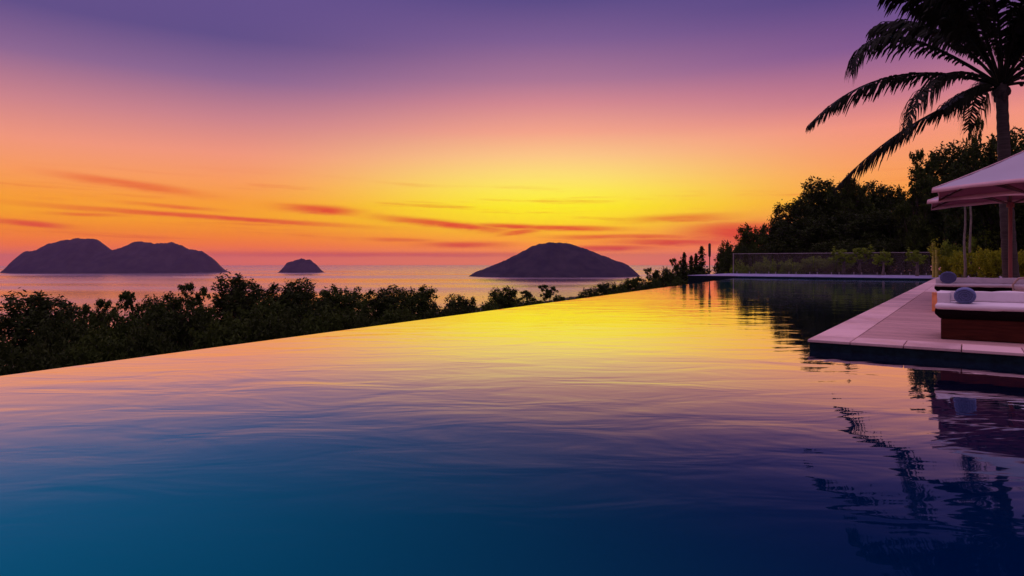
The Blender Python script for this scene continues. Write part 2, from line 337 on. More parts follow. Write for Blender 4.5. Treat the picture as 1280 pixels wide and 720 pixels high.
# thin cloud streaks, placed by compass bearing and elevation
nz = wn.new('ShaderNodeTexNoise'); cb = wn.new('ShaderNodeCombineXYZ'); WL(mth('MULTIPLY', AZ, 14), cb.inputs[0]); WL(mth('MULTIPLY', EL, 90), cb.inputs[1])
WL(cb.outputs[0], nz.inputs['Vector']); nz.inputs['Scale'].default_value = 1; nz.inputs['Detail'].default_value = 5; nz.inputs['Roughness'].default_value = .6
wob = mth('MULTIPLY', mth('SUBTRACT', nz.outputs['Fac'], .5), 1.0)
total = None
for px, py, hl, ht, sl, st in ((165,231,85,5.5,.10,.35),(400,262,48,5.2,.05,.7),(270,272,175,3.2,.045,.6),(560,281,85,5,.10,.95),(700,285,70,3.4,.02,.8),(30,279,55,4,.05,.5),
                               (650,290,26,3.2,-.1,.5),(580,306,55,4,0,.45),(850,303,85,4.5,.02,.55),(850,273,65,5,-.02,.35),(925,290,70,13,0,.55),(780,296,90,3,0,.45),(110,268,50,2.4,.0,.3),(760,310,60,3.5,.0,.5),(640,283,50,3,.03,.7),(500,300,40,2.5,.02,.35),(215,258,60,2.5,.05,.3),(480,318,260,3,.0,.3)):
    a0 = math.atan((px-640)/F); cz = math.cos(a0); e0 = math.atan((HZ-py)/F*cz)
    da = mth('DIVIDE', mth('SUBTRACT', AZ, a0), hl/F*cz*cz)
    de = mth('DIVIDE', mth('ADD', mth('SUBTRACT', EL, e0), mth('MULTIPLY', mth('SUBTRACT', AZ, a0), sl)), ht/F*cz)
    de = mth('ADD', de, mth('MULTIPLY', wob, 1.3))
    g = mth('MULTIPLY', mth('EXPONENT', mth('MULTIPLY', mth('ADD', mth('POWER', mth('ABSOLUTE', da), 2.4), mth('POWER', mth('ABSOLUTE', de), 2.8)), -1)), min(1, st*1.9))
    total = g if total is None else mth('MAXIMUM', total, g)
cz_ = mth('MULTIPLY', total, mth('MULTIPLY_ADD', wob, 1.2, 1.0))
nz2 = wn.new('ShaderNodeTexNoise'); cb2 = wn.new('ShaderNodeCombineXYZ'); WL(mth('MULTIPLY', AZ, 3.2), cb2.inputs[0]); WL(mth('MULTIPLY_ADD', EL, 62, mth('MULTIPLY', AZ, 1.6)), cb2.inputs[1])
WL(cb2.outputs[0], nz2.inputs['Vector']); nz2.inputs['Scale'].default_value = 1.3; nz2.inputs['Detail'].default_value = 7; nz2.inputs['Roughness'].default_value = .62
band = mth('MULTIPLY', sm(.0, .03, EL), mth('SUBTRACT', 1, sm(.08, .15, EL)))
cirr = mth('MULTIPLY', mth('MULTIPLY', sm(.52, .74, nz2.outputs['Fac']), band), .55)
cz_ = mth('MAXIMUM', cz_, cirr)
cl = wn.new('ShaderNodeClamp'); WL(cz_, cl.inputs[0])
ccol = mix(sm(.02, .5, aw), srgb(228, 66, 14), srgb(232, 78, 40))
col = mix(cl.outputs[0], col, ccol)
# below the horizon
col = mix(sm(-.02, .0, Z), (.18, .08, .09, 1), col)
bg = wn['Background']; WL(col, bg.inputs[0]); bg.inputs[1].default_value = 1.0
sky = wn.new('ShaderNodeTexSky'); sky.sky_type = 'NISHITA'; sky.sun_disc = False; sky.sun_elevation = SUN_EL; sky.sun_rotation = SUN_AZ
bg2 = wn.new('ShaderNodeBackground'); WL(sky.outputs[0], bg2.inputs[0]); bg2.inputs[1].default_value = .004
ads = wn.new('ShaderNodeAddShader'); WL(bg.outputs[0], ads.inputs[0]); WL(bg2.outputs[0], ads.inputs[1]); WL(ads.outputs[0], wn['World Output'].inputs[0])
sl_ = bpy.data.lights.new('sun', 'SUN'); so = bpy.data.objects.new('sun', sl_); C.objects.link(so)
sl_.energy = 2.0; sl_.angle = R(.5); sl_.color = (1, .5, .2)
so.rotation_euler = Vector((math.sin(SUN_AZ)*math.cos(R(1)), math.cos(SUN_AZ)*math.cos(R(1)), math.sin(R(1)))).to_track_quat('Z', 'Y').to_euler()

# ------------------------------------------------------------------ terrain, sea, islands, haze
def axis(fine0, fine1, step, far, grow=1.16):
    a = list(np.arange(fine0, fine1+step, step)); st = step; x = a[-1]; hi = []
    while x < far: st *= grow; x += st; hi.append(x)
    st = step; x = a[0]; lo = []
    while x > -far: st *= grow; x -= st; lo.append(x)
    return lo[::-1] + a + hi
gx = axis(-30, 55, 1.0, 330); gy = axis(-4, 80, 1.0, 330)
vs = [(x, y, ground_z(x, y)) for y in gy for x in gx]
nx = len(gx); fs = [(j*nx+i, j*nx+i+1, (j+1)*nx+i+1, (j+1)*nx+i) for j in range(len(gy)-1) for i in range(nx-1)]
tag(np_mesh('ground', vs, fs, M['ground'], smooth=True), kind='structure')
b = MB(); n_ = 96
ring = [(14000*math.cos(2*math.pi*i/n_), 14000*math.sin(2*math.pi*i/n_), -60) for i in range(n_)]
b.add(ring, [tuple(range(n_))]); tag(b.build('sea', M['sea']), kind='structure')

def noise1(seed):
    r = random.Random(seed); w = [(r.uniform(-1, 1), r.uniform(0, 6.3)) for _ in range(7)]
    return lambda t: sum(a*math.sin(t*(2**k)*1.3+ph)/(1.55**k) for k, (a, ph) in enumerate(w))
from mathutils import noise as mn
def island(name, label, Y, prof, depth, seed):
    xs = np.linspace(prof[0][0], prof[-1][0], 300); ys = np.linspace(-1, 1, 60)
    xp = [p[0] for p in prof]; zp = [p[1] for p in prof]
    w0 = (xp[0]+xp[-1])/2; half = (xp[-1]-xp[0])/2
    cx = (w0-640)/F*Y
    vs = []
    for yy in ys:
        for px in xs:
            h = 60 + zat(np.interp(px, xp, zp), Y) + (3.5 if seed == 9 else 8)*mn.fractal(Vector((px*.11, seed, 0)), .8, 2.1, 5)*min(1, max(0, (1-abs((px-w0)/half))*8))
            x = (px-640)/F*Y - cx
            e = max(0, 1-((px-w0)/half)**2)**.5
            y = yy*depth*(e*.9+.1)
            fall = max(0, 1-abs(yy)**1.35)
            nn = mn.fractal(Vector((x*.006, y*.006, seed)), 1, 2, 6)
            rg = 1-abs(mn.noise(Vector((x*.009, y*.003, seed+3))))*1.1
            z = h*fall*(1 + .45*(rg-.9)*(1-fall**3)) + nn*(7*fall*(1-fall)*4 + 1.6*min(1, fall*2))
            vs.append((x, y, max(z, 0) if fall > .02 else -3))
    nx = 300; fs = [(j*nx+i, j*nx+i+1, (j+1)*nx+i+1, (j+1)*nx+i) for j in range(59) for i in range(299)]
    o = np_mesh(name, vs, fs, M['island'], smooth=True); o.location = (cx, Y, -60)
    return tag(o, label, 'island')
island('island', 'wide double-humped island on the left of the horizon', 3900, [(13,343),(18,334),(24,323),(32,314),(46,313),(60,305),(80,300),(95,298),(120,299),(128,305),(135,312),(146,312),(160,306),(168,303),(177,301),(187,304),(200,304),(215,303),(225,306),(235,311),(253,314),(262,320),(272,331),(282,343)], 330, 1)
island('island', 'smallest island, a lone low dome in open sea between two larger islands', 3900, [(348,343),(353,336),(360,329),(368,325),(378,324),(388,325),(394,330),(400,337),(406,343)], 130, 5)
island('island', 'broad cone shaped island nearest to the pool, with a rounded summit', 2850, [(586,345),(592,341),(610,334),(632,325),(650,316),(662,309),(674,305),(690,303),(708,303),(718,306),(735,312),(752,319),(770,326),(785,331),(800,345)], 260, 9)
b = MB(); b.box((-15000, -15000, -67.5), (15000, 15000, 175))
hz = b.build('haze', bpy.data.materials.new('haze_air')); tag(hz, kind='stuff')
hm = hz.data.materials[0]; hm.use_nodes = True; hn = hm.node_tree.nodes; hn.remove(hn['Principled BSDF'])
pv = hn.new('ShaderNodeVolumePrincipled'); pv.inputs['Density'].default_value = 5.2e-5; pv.inputs['Color'].default_value = (.50, .34, .88, 1); pv.inputs['Anisotropy'].default_value = 0.0
hm.node_tree.links.new(pv.outputs[0], hn['Material Output'].inputs['Volume'])

# ------------------------------------------------------------------ pool and decks
def P2(p): return (p[0], p[1])
back = L0 - LD*16
rightfar = CR + V*12
deckfar = uv(((E-CR).dot(U)), 0)
poly = [P2(back), (22, back.y), P2(rightfar), P2(CR), P2(deckfar), P2(E)]
b = MB(); b.add([(x, y, 0) for x, y in poly], [tuple(range(6))]); tag(b.build('pool_water', M['pool']), kind='structure')
b = MB(); b.add([(x, y, -1.35) for x, y in poly], [tuple(range(6))]); tag(b.build('pool_floor', M['mosaic']), kind='structure')
# walls below the water
b = MB()
nl = LN*.35
a1, a2 = L0-LD*16, E
b.prism([P2(a1+LN*.10), P2(a2+LN*.10)] + [P2(a2-LN*.14), P2(a1-LN*.14)], -3.2, -.02)
tag(b.build('infinity_edge_wall', M['tileface']), 'long dark tiled infinity edge wall holding the water on the valley side', 'pool wall')
b = MB(); b.prism([P2(a1-LN*.145), P2(a2-LN*.145), P2(a2-LN*.3), P2(a1-LN*.3)], -1.34, -.03); tag(b.build('pool_lining', M['mosaic']), kind='structure')
b = MB(); b.box((-9.6, -9.2, -1.5), (22, -8.9, .1)); tag(b.build('pool_end_wall', M['tileface']), kind='structure')
# submerged bench along the deck front
b = MB(); b.prism([P2(CR-U*.9+V*1.2), P2(CR-U*.9+V*11), P2(CR+V*11), P2(CR+V*1.2)], -1.34, -.5); tag(b.build('pool_bench', M['mosaic']), kind='structure')
# deck slab
DL = (E-CR).dot(U)
b = MB(); b.prism([P2(uv(0, 0)), P2(uv(0, 12)), P2(uv(18, 12)), P2(uv(18, 1.35)), P2(uv(DL, 1.35)), P2(uv(DL, 0))][::-1], -2.5, .103)
tag(b.build('pool_deck', M['tileface'], bevel=.004), kind='structure')
def strip(mb, u0, v0, u1, v1, z0, z1, lenu=None, lenv=None, gap=.006):
    nu = max(1, round((u1-u0)/lenu)) if lenu else 1; nv = max(1, round((v1-v0)/lenv)) if lenv else 1
    for i in range(nu):
        for j in range(nv):
            ua, ub = u0+(u1-u0)*i/nu+gap, u0+(u1-u0)*(i+1)/nu-gap; va, vb = v0+(v1-v0)*j/nv+gap, v0+(v1-v0)*(j+1)/nv-gap
            mb.prism([P2(uv(ua, va)), P2(uv(ua, vb)), P2(uv(ub, vb)), P2(uv(ub, va))][::-1], z0, z1)
b = MB(); strip(b, -.025, -.025, DL, .50, .105, DECK, lenu=.62); strip(b, -.025, .50, .62, 12, .105, DECK, lenv=.62); strip(b, 18, .50, DL, 1.35, .105, DECK, lenu=1.2)
tag(b.build('deck_coping', M['stone'], bevel=.006), kind='structure')
b = MB(); k = .62
me_b = MB()
while k < 17.9:
    strip(b, k, .50, k+.145, 12, .107, DECK-.004, lenv=3.8, gap=.006); k += .145
tag(b.build('deck_boards', M['boards'], bevel=.003, seg=1), kind='structure')
b = MB(); b.prism([P2(uv(18.0, 1.36)), P2(uv(18.0, 12)), P2(uv(DL+11, 12)), P2(uv(DL+11, 6)), P2(uv(DL, 1.36))][::-1], -2.4, .13)
tag(b.build('planting_bed', M['bed']), kind='structure')
# far terrace
def q(w, v, z=0): return E + U*w + V*v + Vector((0, 0, z))
b = MB(); b.prism([P2(q(.005, -4)), P2(q(.005, 20)), P2(q(11, 20)), P2(q(11, -4))][::-1], -3.2, .10); tag(b.build('terrace_wall', M['tileface']), kind='structure')
b = MB()
for i in range(20):
    for j in range(9):
        b.prism([P2(q(-.03+j*1.224, -4.05+i*1.2+.004)), P2(q(-.03+j*1.224, -4.05+(i+1)*1.2-.004)), P2(q(-.038+(j+1)*1.224, -4.05+(i+1)*1.2-.004)), P2(q(-.038+(j+1)*1.224, -4.05+i*1.2+.004))][::-1], .103, .14)
tag(b.build('terrace_paving', M['terrace'], bevel=.004, seg=1), kind='structure')

# glass balustrade on the terrace's far side
gb = empty('glass_balustrade', q(10.6, -3.4, .14), 'long frameless glass balustrade along the far side of the terrace beyond the pool', 'balustrade', math.atan2(V.y, V.x))
LG, NP_ = 1.75, 9
for i in range(NP_):
    b = MB(); b.box((i*LG+.03, -.008, .06), ((i+1)*LG-.03, .008, 1.86)); b.build('glass_panel', M['glass'], gb)
    for fx in (.3, 1.45):
        b = MB(); b.box((i*LG+fx-.03, -.03, 0), (i*LG+fx+.03, .03, .2)); b.build('clamp', M['metalpost'], gb, bevel=.004)
b = MB(); b.box((0, -.03, 1.862), (NP_*LG, .03, 1.90)); b.build('top_rail', M['metalpost'], gb, bevel=.006)
b = MB(); b.box((-.07, -.035, 0), (-.0, .035, 1.94)); b.build('end_post', M['metalpost'], gb, bevel=.006)

# ------------------------------------------------------------------ leaves and trees
rng = np.random.default_rng(7)
def leaf_quads(cent, size, up=.35, jitter=.4):
    n = len(cent); nrm = rng.normal(size=(n, 3)); nrm[:, 2] = np.abs(nrm[:, 2])+up
    nrm /= np.linalg.norm(nrm, axis=1)[:, None]
    t = rng.normal(size=(n, 3)); t -= nrm*(t*nrm).sum(1)[:, None]; t /= np.linalg.norm(t, axis=1)[:, None]
    bt = np.cross(nrm, t); s = (size*(1+jitter*rng.uniform(-1, 1, n)))[:, None]
    v = np.stack([cent - t*s, cent + bt*s*.42 - nrm*s*.08, cent + t*s, cent - bt*s*.42 - nrm*s*.08], 1).reshape(-1, 3)
    tint = np.repeat(rng.uniform(0, 1, n), 4)
    return v, np.arange(n*4).reshape(-1, 4), tint
def lobes_points(lobes, n):
    r3 = np.array([l[3]**2 for l in lobes]); cnt = (r3/r3.sum()*n).astype(int); out = []
    for (x, y, z, r), c in zip(lobes, cnt):
        # small clusters spread mainly through the outer part of each lobe
        nc = max(5, c//26)
        d = rng.normal(size=(nc, 3)); d /= np.linalg.norm(d, axis=1)[:, None]
        rad = r*rng.uniform(.25, 1.06, nc)**.55
        cc = d*rad[:, None]*np.array([1, 1, .78]) + np.array([x, y, z])
        k = rng.integers(0, nc, c); out.append(cc[k] + rng.normal(size=(c, 3))*r*.13)
    return np.concatenate(out)
def limb(mb, p0, p1, r0, r1, wig=.12, n=6, seed=0):
    rr = random.Random(seed); p0, p1 = Vector(p0), Vector(p1); d = (p1-p0); pts = []
    for i in range(n+1):
        t = i/n; o = Vector((rr.uniform(-1, 1), rr.uniform(-1, 1), 0))*wig*d.length*t*(1-t)*1.6
        pts.append(p0+d*t+o+Vector((0, 0, .1*d.length*math.sin(t*math.pi))))
    mb.tube(pts, [r0+(r1-r0)*i/n for i in range(n+1)], 7); return pts
def make_tree(name, lobes, nleaf, leaf, H, mat, bark=None, tr=.22, fork=.32, stems=1):
    root = empty(name, (0, 0, 0), '', ''); b = MB(); k = 0
    for s_ in range(stems):
        ox = Vector((random.uniform(-.4, .4), random.uniform(-.4, .4), 0))*(stems > 1)
        top = Vector((random.uniform(-.3, .3), random.uniform(-.3, .3), H*fork))+ox*1.4
        limb(b, ox+Vector((0, 0, -.5)), top, tr, tr*.7, .08, 6, 3+s_)
        for i, l in enumerate(lobes):
            if i % stems == s_:
                pts = limb(b, top-Vector((0, 0, .05*H)), (l[0], l[1], l[2]-l[3]*.2), tr*.5, tr*.12, .16, 7, i)
                for j in range(4):
                    d = Vector((random.gauss(0, 1), random.gauss(0, 1), random.uniform(0, 1.2))).normalized()*l[3]*.85
                    limb(b, pts[-2-j % 3], Vector((l[0], l[1], l[2]))+d, tr*.14, tr*.03, .15, 4, i*7+j)
    b.build('trunk', bark or M['bark'], root)
    pts = lobes_points(lobes, nleaf); v, f, t = leaf_quads(pts, leaf)
    np_mesh('crown', v, f, mat, root, extra=t)
    R_ = max(max(abs(l[0])+l[3], abs(l[1])+l[3]) for l in lobes); T_ = max(l[2]+l[3]*.85 for l in lobes)
    return dict(root=root, R=R_, T=T_, used=False)
def rl(n, R_, z0, z1, r0, r1, seed):
    rr = random.Random(seed); out = []
    for i in range(n):
        a = i*2.4+rr.uniform(-.4, .4); t = (i+.5)/n; d = R_*math.sqrt(1-(2*t-1)**2*.8)*rr.uniform(.45, .9)
        z = z0+(z1-z0)*t; out.append((math.cos(a)*d, math.sin(a)*d, z, rr.uniform(r0, r1)))
    return out
T = {}
T['broad'] = make_tree('broadleaf_tree', rl(13, 2.6, 3.3, 7.6, 1.2, 1.8, 1), 15000, .15, 8, M['leaf'])
T['olive'] = make_tree('broadleaf_tree', rl(12, 2.5, 2.8, 7.4, 1.1, 1.7, 2), 14000, .145, 8, M['leaf2'])
T['clump'] = make_tree('broadleaf_tree', rl(16, 2.9, 1.6, 7.2, 1.0, 1.6, 3), 17000, .145, 8, M['leaf'], fork=.18)
T['bush'] = make_tree('bush', rl(11, 2.7, .9, 3.9, .9, 1.5, 4), 13000, .135, 4.5, M['leaf2'], tr=.12, fork=.12, stems=3)
T['dark'] = make_tree('bush', rl(12, 2.8, .8, 3.6, 1.0, 1.5, 6), 13500, .135, 4.5, M['leaf'], tr=.12, fork=.12, stems=3)
T['open'] = make_tree('slender_tree', rl(11, 1.8, 1.8, 7.2, .65, 1.1, 5), 7500, .14, 8, M['leaf2'], tr=.12, fork=.22, stems=2)
T['garden'] = make_tree('garden_shrub', rl(12, 2.4, .6, 2.5, .7, 1.1, 8), 6500, .12, 3, M['leaflit'], tr=.07, fork=.1, stems=3)
T['gardenmid'] = make_tree('garden_shrub', rl(12, 2.4, .8, 3.2, .7, 1.2, 9), 6500, .13, 3, M['leafmid'], tr=.08, fork=.1, stems=3)
T['pale'] = make_tree('pale_stemmed_shrub', rl(8, 1.1, 1.5, 2.7, .4, .6, 10), 1800, .12, 3, M['leafmid'], M['palebark'], tr=.11, fork=.5, stems=2)
def place(kind, px, py, hw, Y, label, cat='tree', group=None, base=None, rz=None):
    t = T[kind]
    if t['used']: o = copy_tree(t['root'])
    else: o = t['root']; t['used'] = True
    p = at(px, Y); p.z = ground_z(p.x, p.y) if base is None else base
    o.location = p; o.rotation_euler = (0, 0, random.uniform(0, 6.28) if rz is None else rz)
    s = hw*Y/F/t['R']*1.12; o.scale = (s, s, (zat(py, Y)-p.z)/t['T'])
    tag(o, label, cat, group); return o
G1 = 'trees on the slope below the infinity edge'
place('clump', 52, 364, 62, 23, 'rounded dark tree at the far left beyond the pool edge', group=G1)
place('open', 118, 372, 26, 20, 'sparse young tree between the far left round tree and the taller thicket', group=G1)
place('open', 160, 362, 24, 24, 'thin spindly treetop standing proud of the left bushes, sea seen through it', group=G1)
place('olive', 205, 366, 36, 25, 'loose tree just left of the tallest left hand treetops', group=G1)
place('open', 244, 352, 26, 25, 'feathery twig top against the sea just left of the tallest treetop', group=G1)
place('clump', 300, 342, 44, 27, 'tallest dark tree on the slope, its top reaching the sea below the small island', group=G1)
place('broad', 362, 347, 40, 28, 'dense dark tree right of the tallest treetop, under the small dome island', group=G1)
place('olive', 428, 357, 44, 27, 'olive toned bushy tree in the middle of the valley side row', group=G1)
place('broad', 478, 356, 34, 31, 'flat topped tree right of the olive toned one on the valley side', group=G1)
place('olive', 522, 357, 34, 33, 'wide crowned tree left of the gap of low crowns beyond the edge', group=G1)
place('broad', 578, 367, 26, 32, 'low round crown left of the cone island, close over the pool edge', group=G1)
place('olive', 630, 358, 26, 37, 'rounded tree directly in front of the cone island left foot', group=G1)
place('open', 660, 362, 18, 40, 'small loose tree in front of the cone island centre', group=G1)
place('open', 686, 355, 20, 41, 'upright twiggy small tree in front of the cone island summit', group=G1)
place('bush', 716, 371, 12, 44, 'lowest little bush just above the pool edge before the bare stretch', 'bush', G1)
place('broad', 758, 352, 26, 46, 'bushy tree in front of the right foot of the cone island', group=G1)
place('olive', 792, 346, 26, 50, 'green tree where the valley side row starts climbing to the terrace', group=G1)
place('open', 815, 334, 14, 52, 'small upright tree top left of the terrace planting', group=G1)
place('dark', 836, 334, 24, 55, 'dark bush against the left corner of the terrace', 'bush', G1)
place('dark', 864, 328, 26, 60, 'dark low bush behind the left end of the terrace', 'bush', G1)
place('open', 846, 322, 13, 60, 'little round headed tree left of the slim conifers', group=G1)
G2 = 'bushes filling the slope under the pool edge'
for i, (px, py, hw, Y) in enumerate(((20,425,60,13.5),(110,412,60,14),(190,402,55,15),(265,392,60,16),(335,388,55,17.5),(400,383,50,18.5),(450,388,45,19),(505,380,45,21),(555,380,40,23),(605,377,36,25),(80,392,50,19),(150,385,50,21),(222,378,50,23),(320,372,50,24),(390,370,45,25),(655,372,30,29),(735,361,22,38),(770,357,24,40),(812,350,24,45),(842,347,22,49))):
    place(('dark', 'bush')[i % 2], px, py, hw, Y, 'dark waist high bush growing close under the infinity edge in front of the trees', 'bush', G2)
G3 = 'forest trees behind the terrace'
for kind, px, py, hw, Y, lab in (
    ('clump', 912, 301, 20, 70, 'lowest tree of the forest, rising just behind the left end of the glass'),
    ('olive', 940, 280, 26, 72, 'second tree from the left of the forest behind the glass'),
    ('broad', 968, 274, 24, 74, 'mid height tree at the step in the left forest skyline'),
    ('clump', 996, 247, 34, 72, 'tree forming the first high shoulder of the forest'),
    ('broad', 1036, 220, 40, 74, 'highest tree of the forest left of the palm frond tip'),
    ('olive', 1064, 220, 28, 70, 'tree just behind the drooping palm frond tip'),
    ('broad', 1098, 226, 36, 72, 'flat rounded tree right of the drooping palm frond tip'),
    ('clump', 1128, 232, 30, 70, 'dark tree at the dip in the skyline left of the umbrella'),
    ('dark', 925, 306, 30, 66, 'low dark undergrowth bush behind the left glass panels'),
    ('dark', 985, 296, 36, 66, 'low dark undergrowth bush behind the middle glass panels'),
    ('clump', 1010, 270, 40, 66, 'lower front forest tree below the first shoulder'),
    ('clump', 1060, 262, 42, 65, 'lower front forest tree below the highest crown'),
    ('clump', 1110, 262, 42, 63, 'lower front forest tree beside the umbrella tip'),
    ('dark', 968, 316, 34, 65, 'lowest undergrowth bush behind the left half of the glass'),
    ('dark', 1022, 314, 36, 65, 'lowest undergrowth bush behind the right half of the glass'),
    ('dark', 1085, 312, 36, 64, 'lowest undergrowth bush behind the pale stems'),
    ('dark', 1050, 298, 40, 62, 'dark thicket bush right of the glass, behind pale stems'),
    ('dark', 1105, 298, 40, 60, 'dark thicket bush in the middle of the pale stems'),
    ('dark', 1150, 292, 36, 58, 'dark thicket bush near the yellow canes')):
    place(kind, px, py, hw, Y, lab, 'bush' if kind == 'dark' else 'tree', G3)
place('broad', 1190, 178, 44, 60, 'big spreading tree directly left of the palm trunk, above the umbrella')
place('clump', 1236, 168, 46, 40, 'big dark tree behind the palm trunk', base=.2)
place('broad', 1290, 158, 40, 40, 'big dark tree at the right border of the view behind the palm', base=.2)
place('clump', 1180, 225, 40, 58, 'dark full tree behind the left tip of the umbrella')
place('clump', 1245, 220, 50, 43, 'dark full tree seen under and over the umbrella behind its pole', base=.2)
place('open', 1156, 184, 22, 58, 'open airy tree with sky between its leaf layers left of the umbrella')
place('open', 1146, 222, 22, 57, 'low airy tree with sky between its leaves just above the umbrella tip')
place('open', 1218, 144, 14, 44, 'single leafy tuft rising above the big trees left of the palm trunk', base=.2)
# pale stemmed shrubs beside the pool's far end
G4 = 'pale stemmed shrubs beyond the far end of the pool'
for px, py, hw, lab in ((925, 324, 16, 'green shrub seen through the leftmost glass panels'), (955, 321, 18, 'green shrub seen through the glass left of its middle'), (988, 325, 17, 'green shrub seen through the middle glass panels'), (1018, 321, 18, 'green shrub seen through the glass right of its middle'), (1046, 319, 16, 'green shrub seen through the rightmost glass panels')):
    a_ = (px-640)/F; t_ = (a_*59.1-23.94)/(.8149+a_*.5796); Yg = 59.1-.5796*t_+1.9
    place('gardenmid', px, py-2, hw*1.15, Yg, lab, 'shrub', 'green shrubs behind the glass')
for i, (v_, u_, px_) in enumerate(((15, 2, 0), (16.5, 8, 0), (15.5, 14, 0), (18, 20, 0), (16, 27, 0), (20, 33, 0))):
    w_ = uv(u_, v_); t_ = T[('broad', 'clump', 'olive')[i % 3]]; o = copy_tree(t_['root']); o.location = (w_.x, w_.y, ground_z(w_.x, w_.y)); o.scale = (.8, .8, .75); o.rotation_euler = (0, 0, i*1.3)
    tag(o, 'garden tree on the bank to the right of the pool deck, outside the photograph', 'tree', 'garden trees right of the deck')
for px, py, hw, Y, lab in ((1052, 310, 14, 56, 'pale stemmed shrub nearest to the glass balustrade'), (1078, 308, 14, 55, 'twin pale stems second from the glass'), (1104, 313, 12, 53, 'brightest pale stems in the middle of the row'), (1144, 311, 12, 50, 'pale stemmed shrub nearest to the yellow canes')):
    place('pale', px, py, hw, Y, lab, 'shrub', G4, base=.14 if px < 1125 else .2)
# garden at the end of the deck
G5 = 'bright shrubs in the bed behind the loungers'
for kind, px, py, hw, Y, lab in (
    ('garden', 1188, 318, 20, 46, 'yellow green shrub just right of the tall canes'),
    ('garden', 1212, 311, 24, 36, 'bright yellow green shrub left of the umbrella pole'),
    ('garden', 1244, 308, 24, 34, 'brightest yellow green shrub directly behind the umbrella pole'),
    ('garden', 1280, 312, 24, 33, 'yellow green shrub right of the umbrella pole'),
    ('gardenmid', 1235, 276, 34, 40, 'taller mid green shrub under the umbrella left of its pole'),
    ('gardenmid', 1276, 268, 34, 40, 'taller mid green shrub under the umbrella right of its pole'),
    ('gardenmid', 1196, 292, 24, 47, 'mid green shrub behind the pale slim trunks')):
    place(kind, px, py, hw, Y, lab, 'shrub', G5, base=.13)
for i, (px, Y, top) in enumerate(((1206, 35, 250), (1213, 36, 235))):
    b = MB(); p = at(px, Y, .2)
    b.tube([p+Vector((.04*math.sin(j*1.7+i), 0, (zat(top, Y)-.2)*j/6)) for j in range(7)], [.075-.006*j for j in range(7)], 8)
    o = b.build('bare_trunk', M['palebark']); tag(o, ('pale bare slim trunk left of its twin under the umbrella', 'pale bare slim trunk right of its twin under the umbrella')[i], 'tree trunk', 'pale slim trunks')
# yellow canes
for i, (px, Y, top) in enumerate(((1167, 45, 304), (1171, 44.5, 312))):
    root = empty('bamboo_cane', at(px, Y, .14), ('tall yellow green cane at the end of the walkway', 'shorter yellow green cane right beside the tall one')[i], 'cane', group='yellow canes')
    h = zat(top, Y)-.14; b = MB(); pts = []; rr = []
    for j in range(13):
        pts.append((0.01*math.sin(j), 0, h*j/12)); rr.append(.10 if j % 3 else .12)
    b.tube(pts, rr, 10); b.build('stem', M['bamboo'], root)
    v, f, t = leaf_quads(rng.normal(size=(60, 3))*np.array([.18, .18, .3])+np.array([0, 0, h*.9]), .12); np_mesh('leaves', v, f, M['leaflit'], root, extra=t)

# slim conifers and a garden post at the terrace's left corner
def conifer(px, py, Y, w, label):
    p = at(px, Y); p.z = ground_z(p.x, p.y); h = zat(py, Y)-p.z
    root = empty('slim_conifer', p, label, 'conifer', group='slim conifers left of the glass')
    b = MB(); b.tube([(0, 0, -.3), (0, 0, h*.9)], [.07, .02], 7); b.build('trunk', M['bark'], root)
    n = 1300; t = rng.uniform(.06, 1, n); a = rng.uniform(0, 6.28, n); r = w*(np.sin(np.clip(t, 0, 1)**.7*np.pi)**.6+.08)*rng.uniform(.3, 1.05, n)*(1+.35*np.sin(t*23+a*2)+.3*np.sin(t*61+a))
    v, f, tt = leaf_quads(np.stack([r*np.cos(a), r*np.sin(a), t*h], 1), .12); np_mesh('crown', v, f, M['leaf'], root, extra=tt)
conifer(877, 308, 56, .44, 'tallest and thickest slim conifer beside the glass end post')
conifer(870, 317, 57, .28, 'slim conifer left of the thickest one')
conifer(855, 316, 58, .36, 'leftmost slim conifer, apart from the others')
conifer(864, 320, 60, .34, 'thinnest short conifer between its taller neighbours')
p = at(887, 60, .0); h = zat(304, 60)
root = empty('garden_post', (p.x, p.y, -.4), 'thin dark post with a blunt head rising above the left end of the glass', 'post')
b = MB(); b.tube([(0, 0, 0), (0, 0, h+.1)], .05, 8); b.build('pole', M['torch'], root)
b = MB(); b.tube([(0, 0, h-.9), (0, 0, h-.8), (0, 0, h+.3), (0, 0, h+.4)], [.06, .11, .12, .05], 10); b.build('head', M['torch'], root)

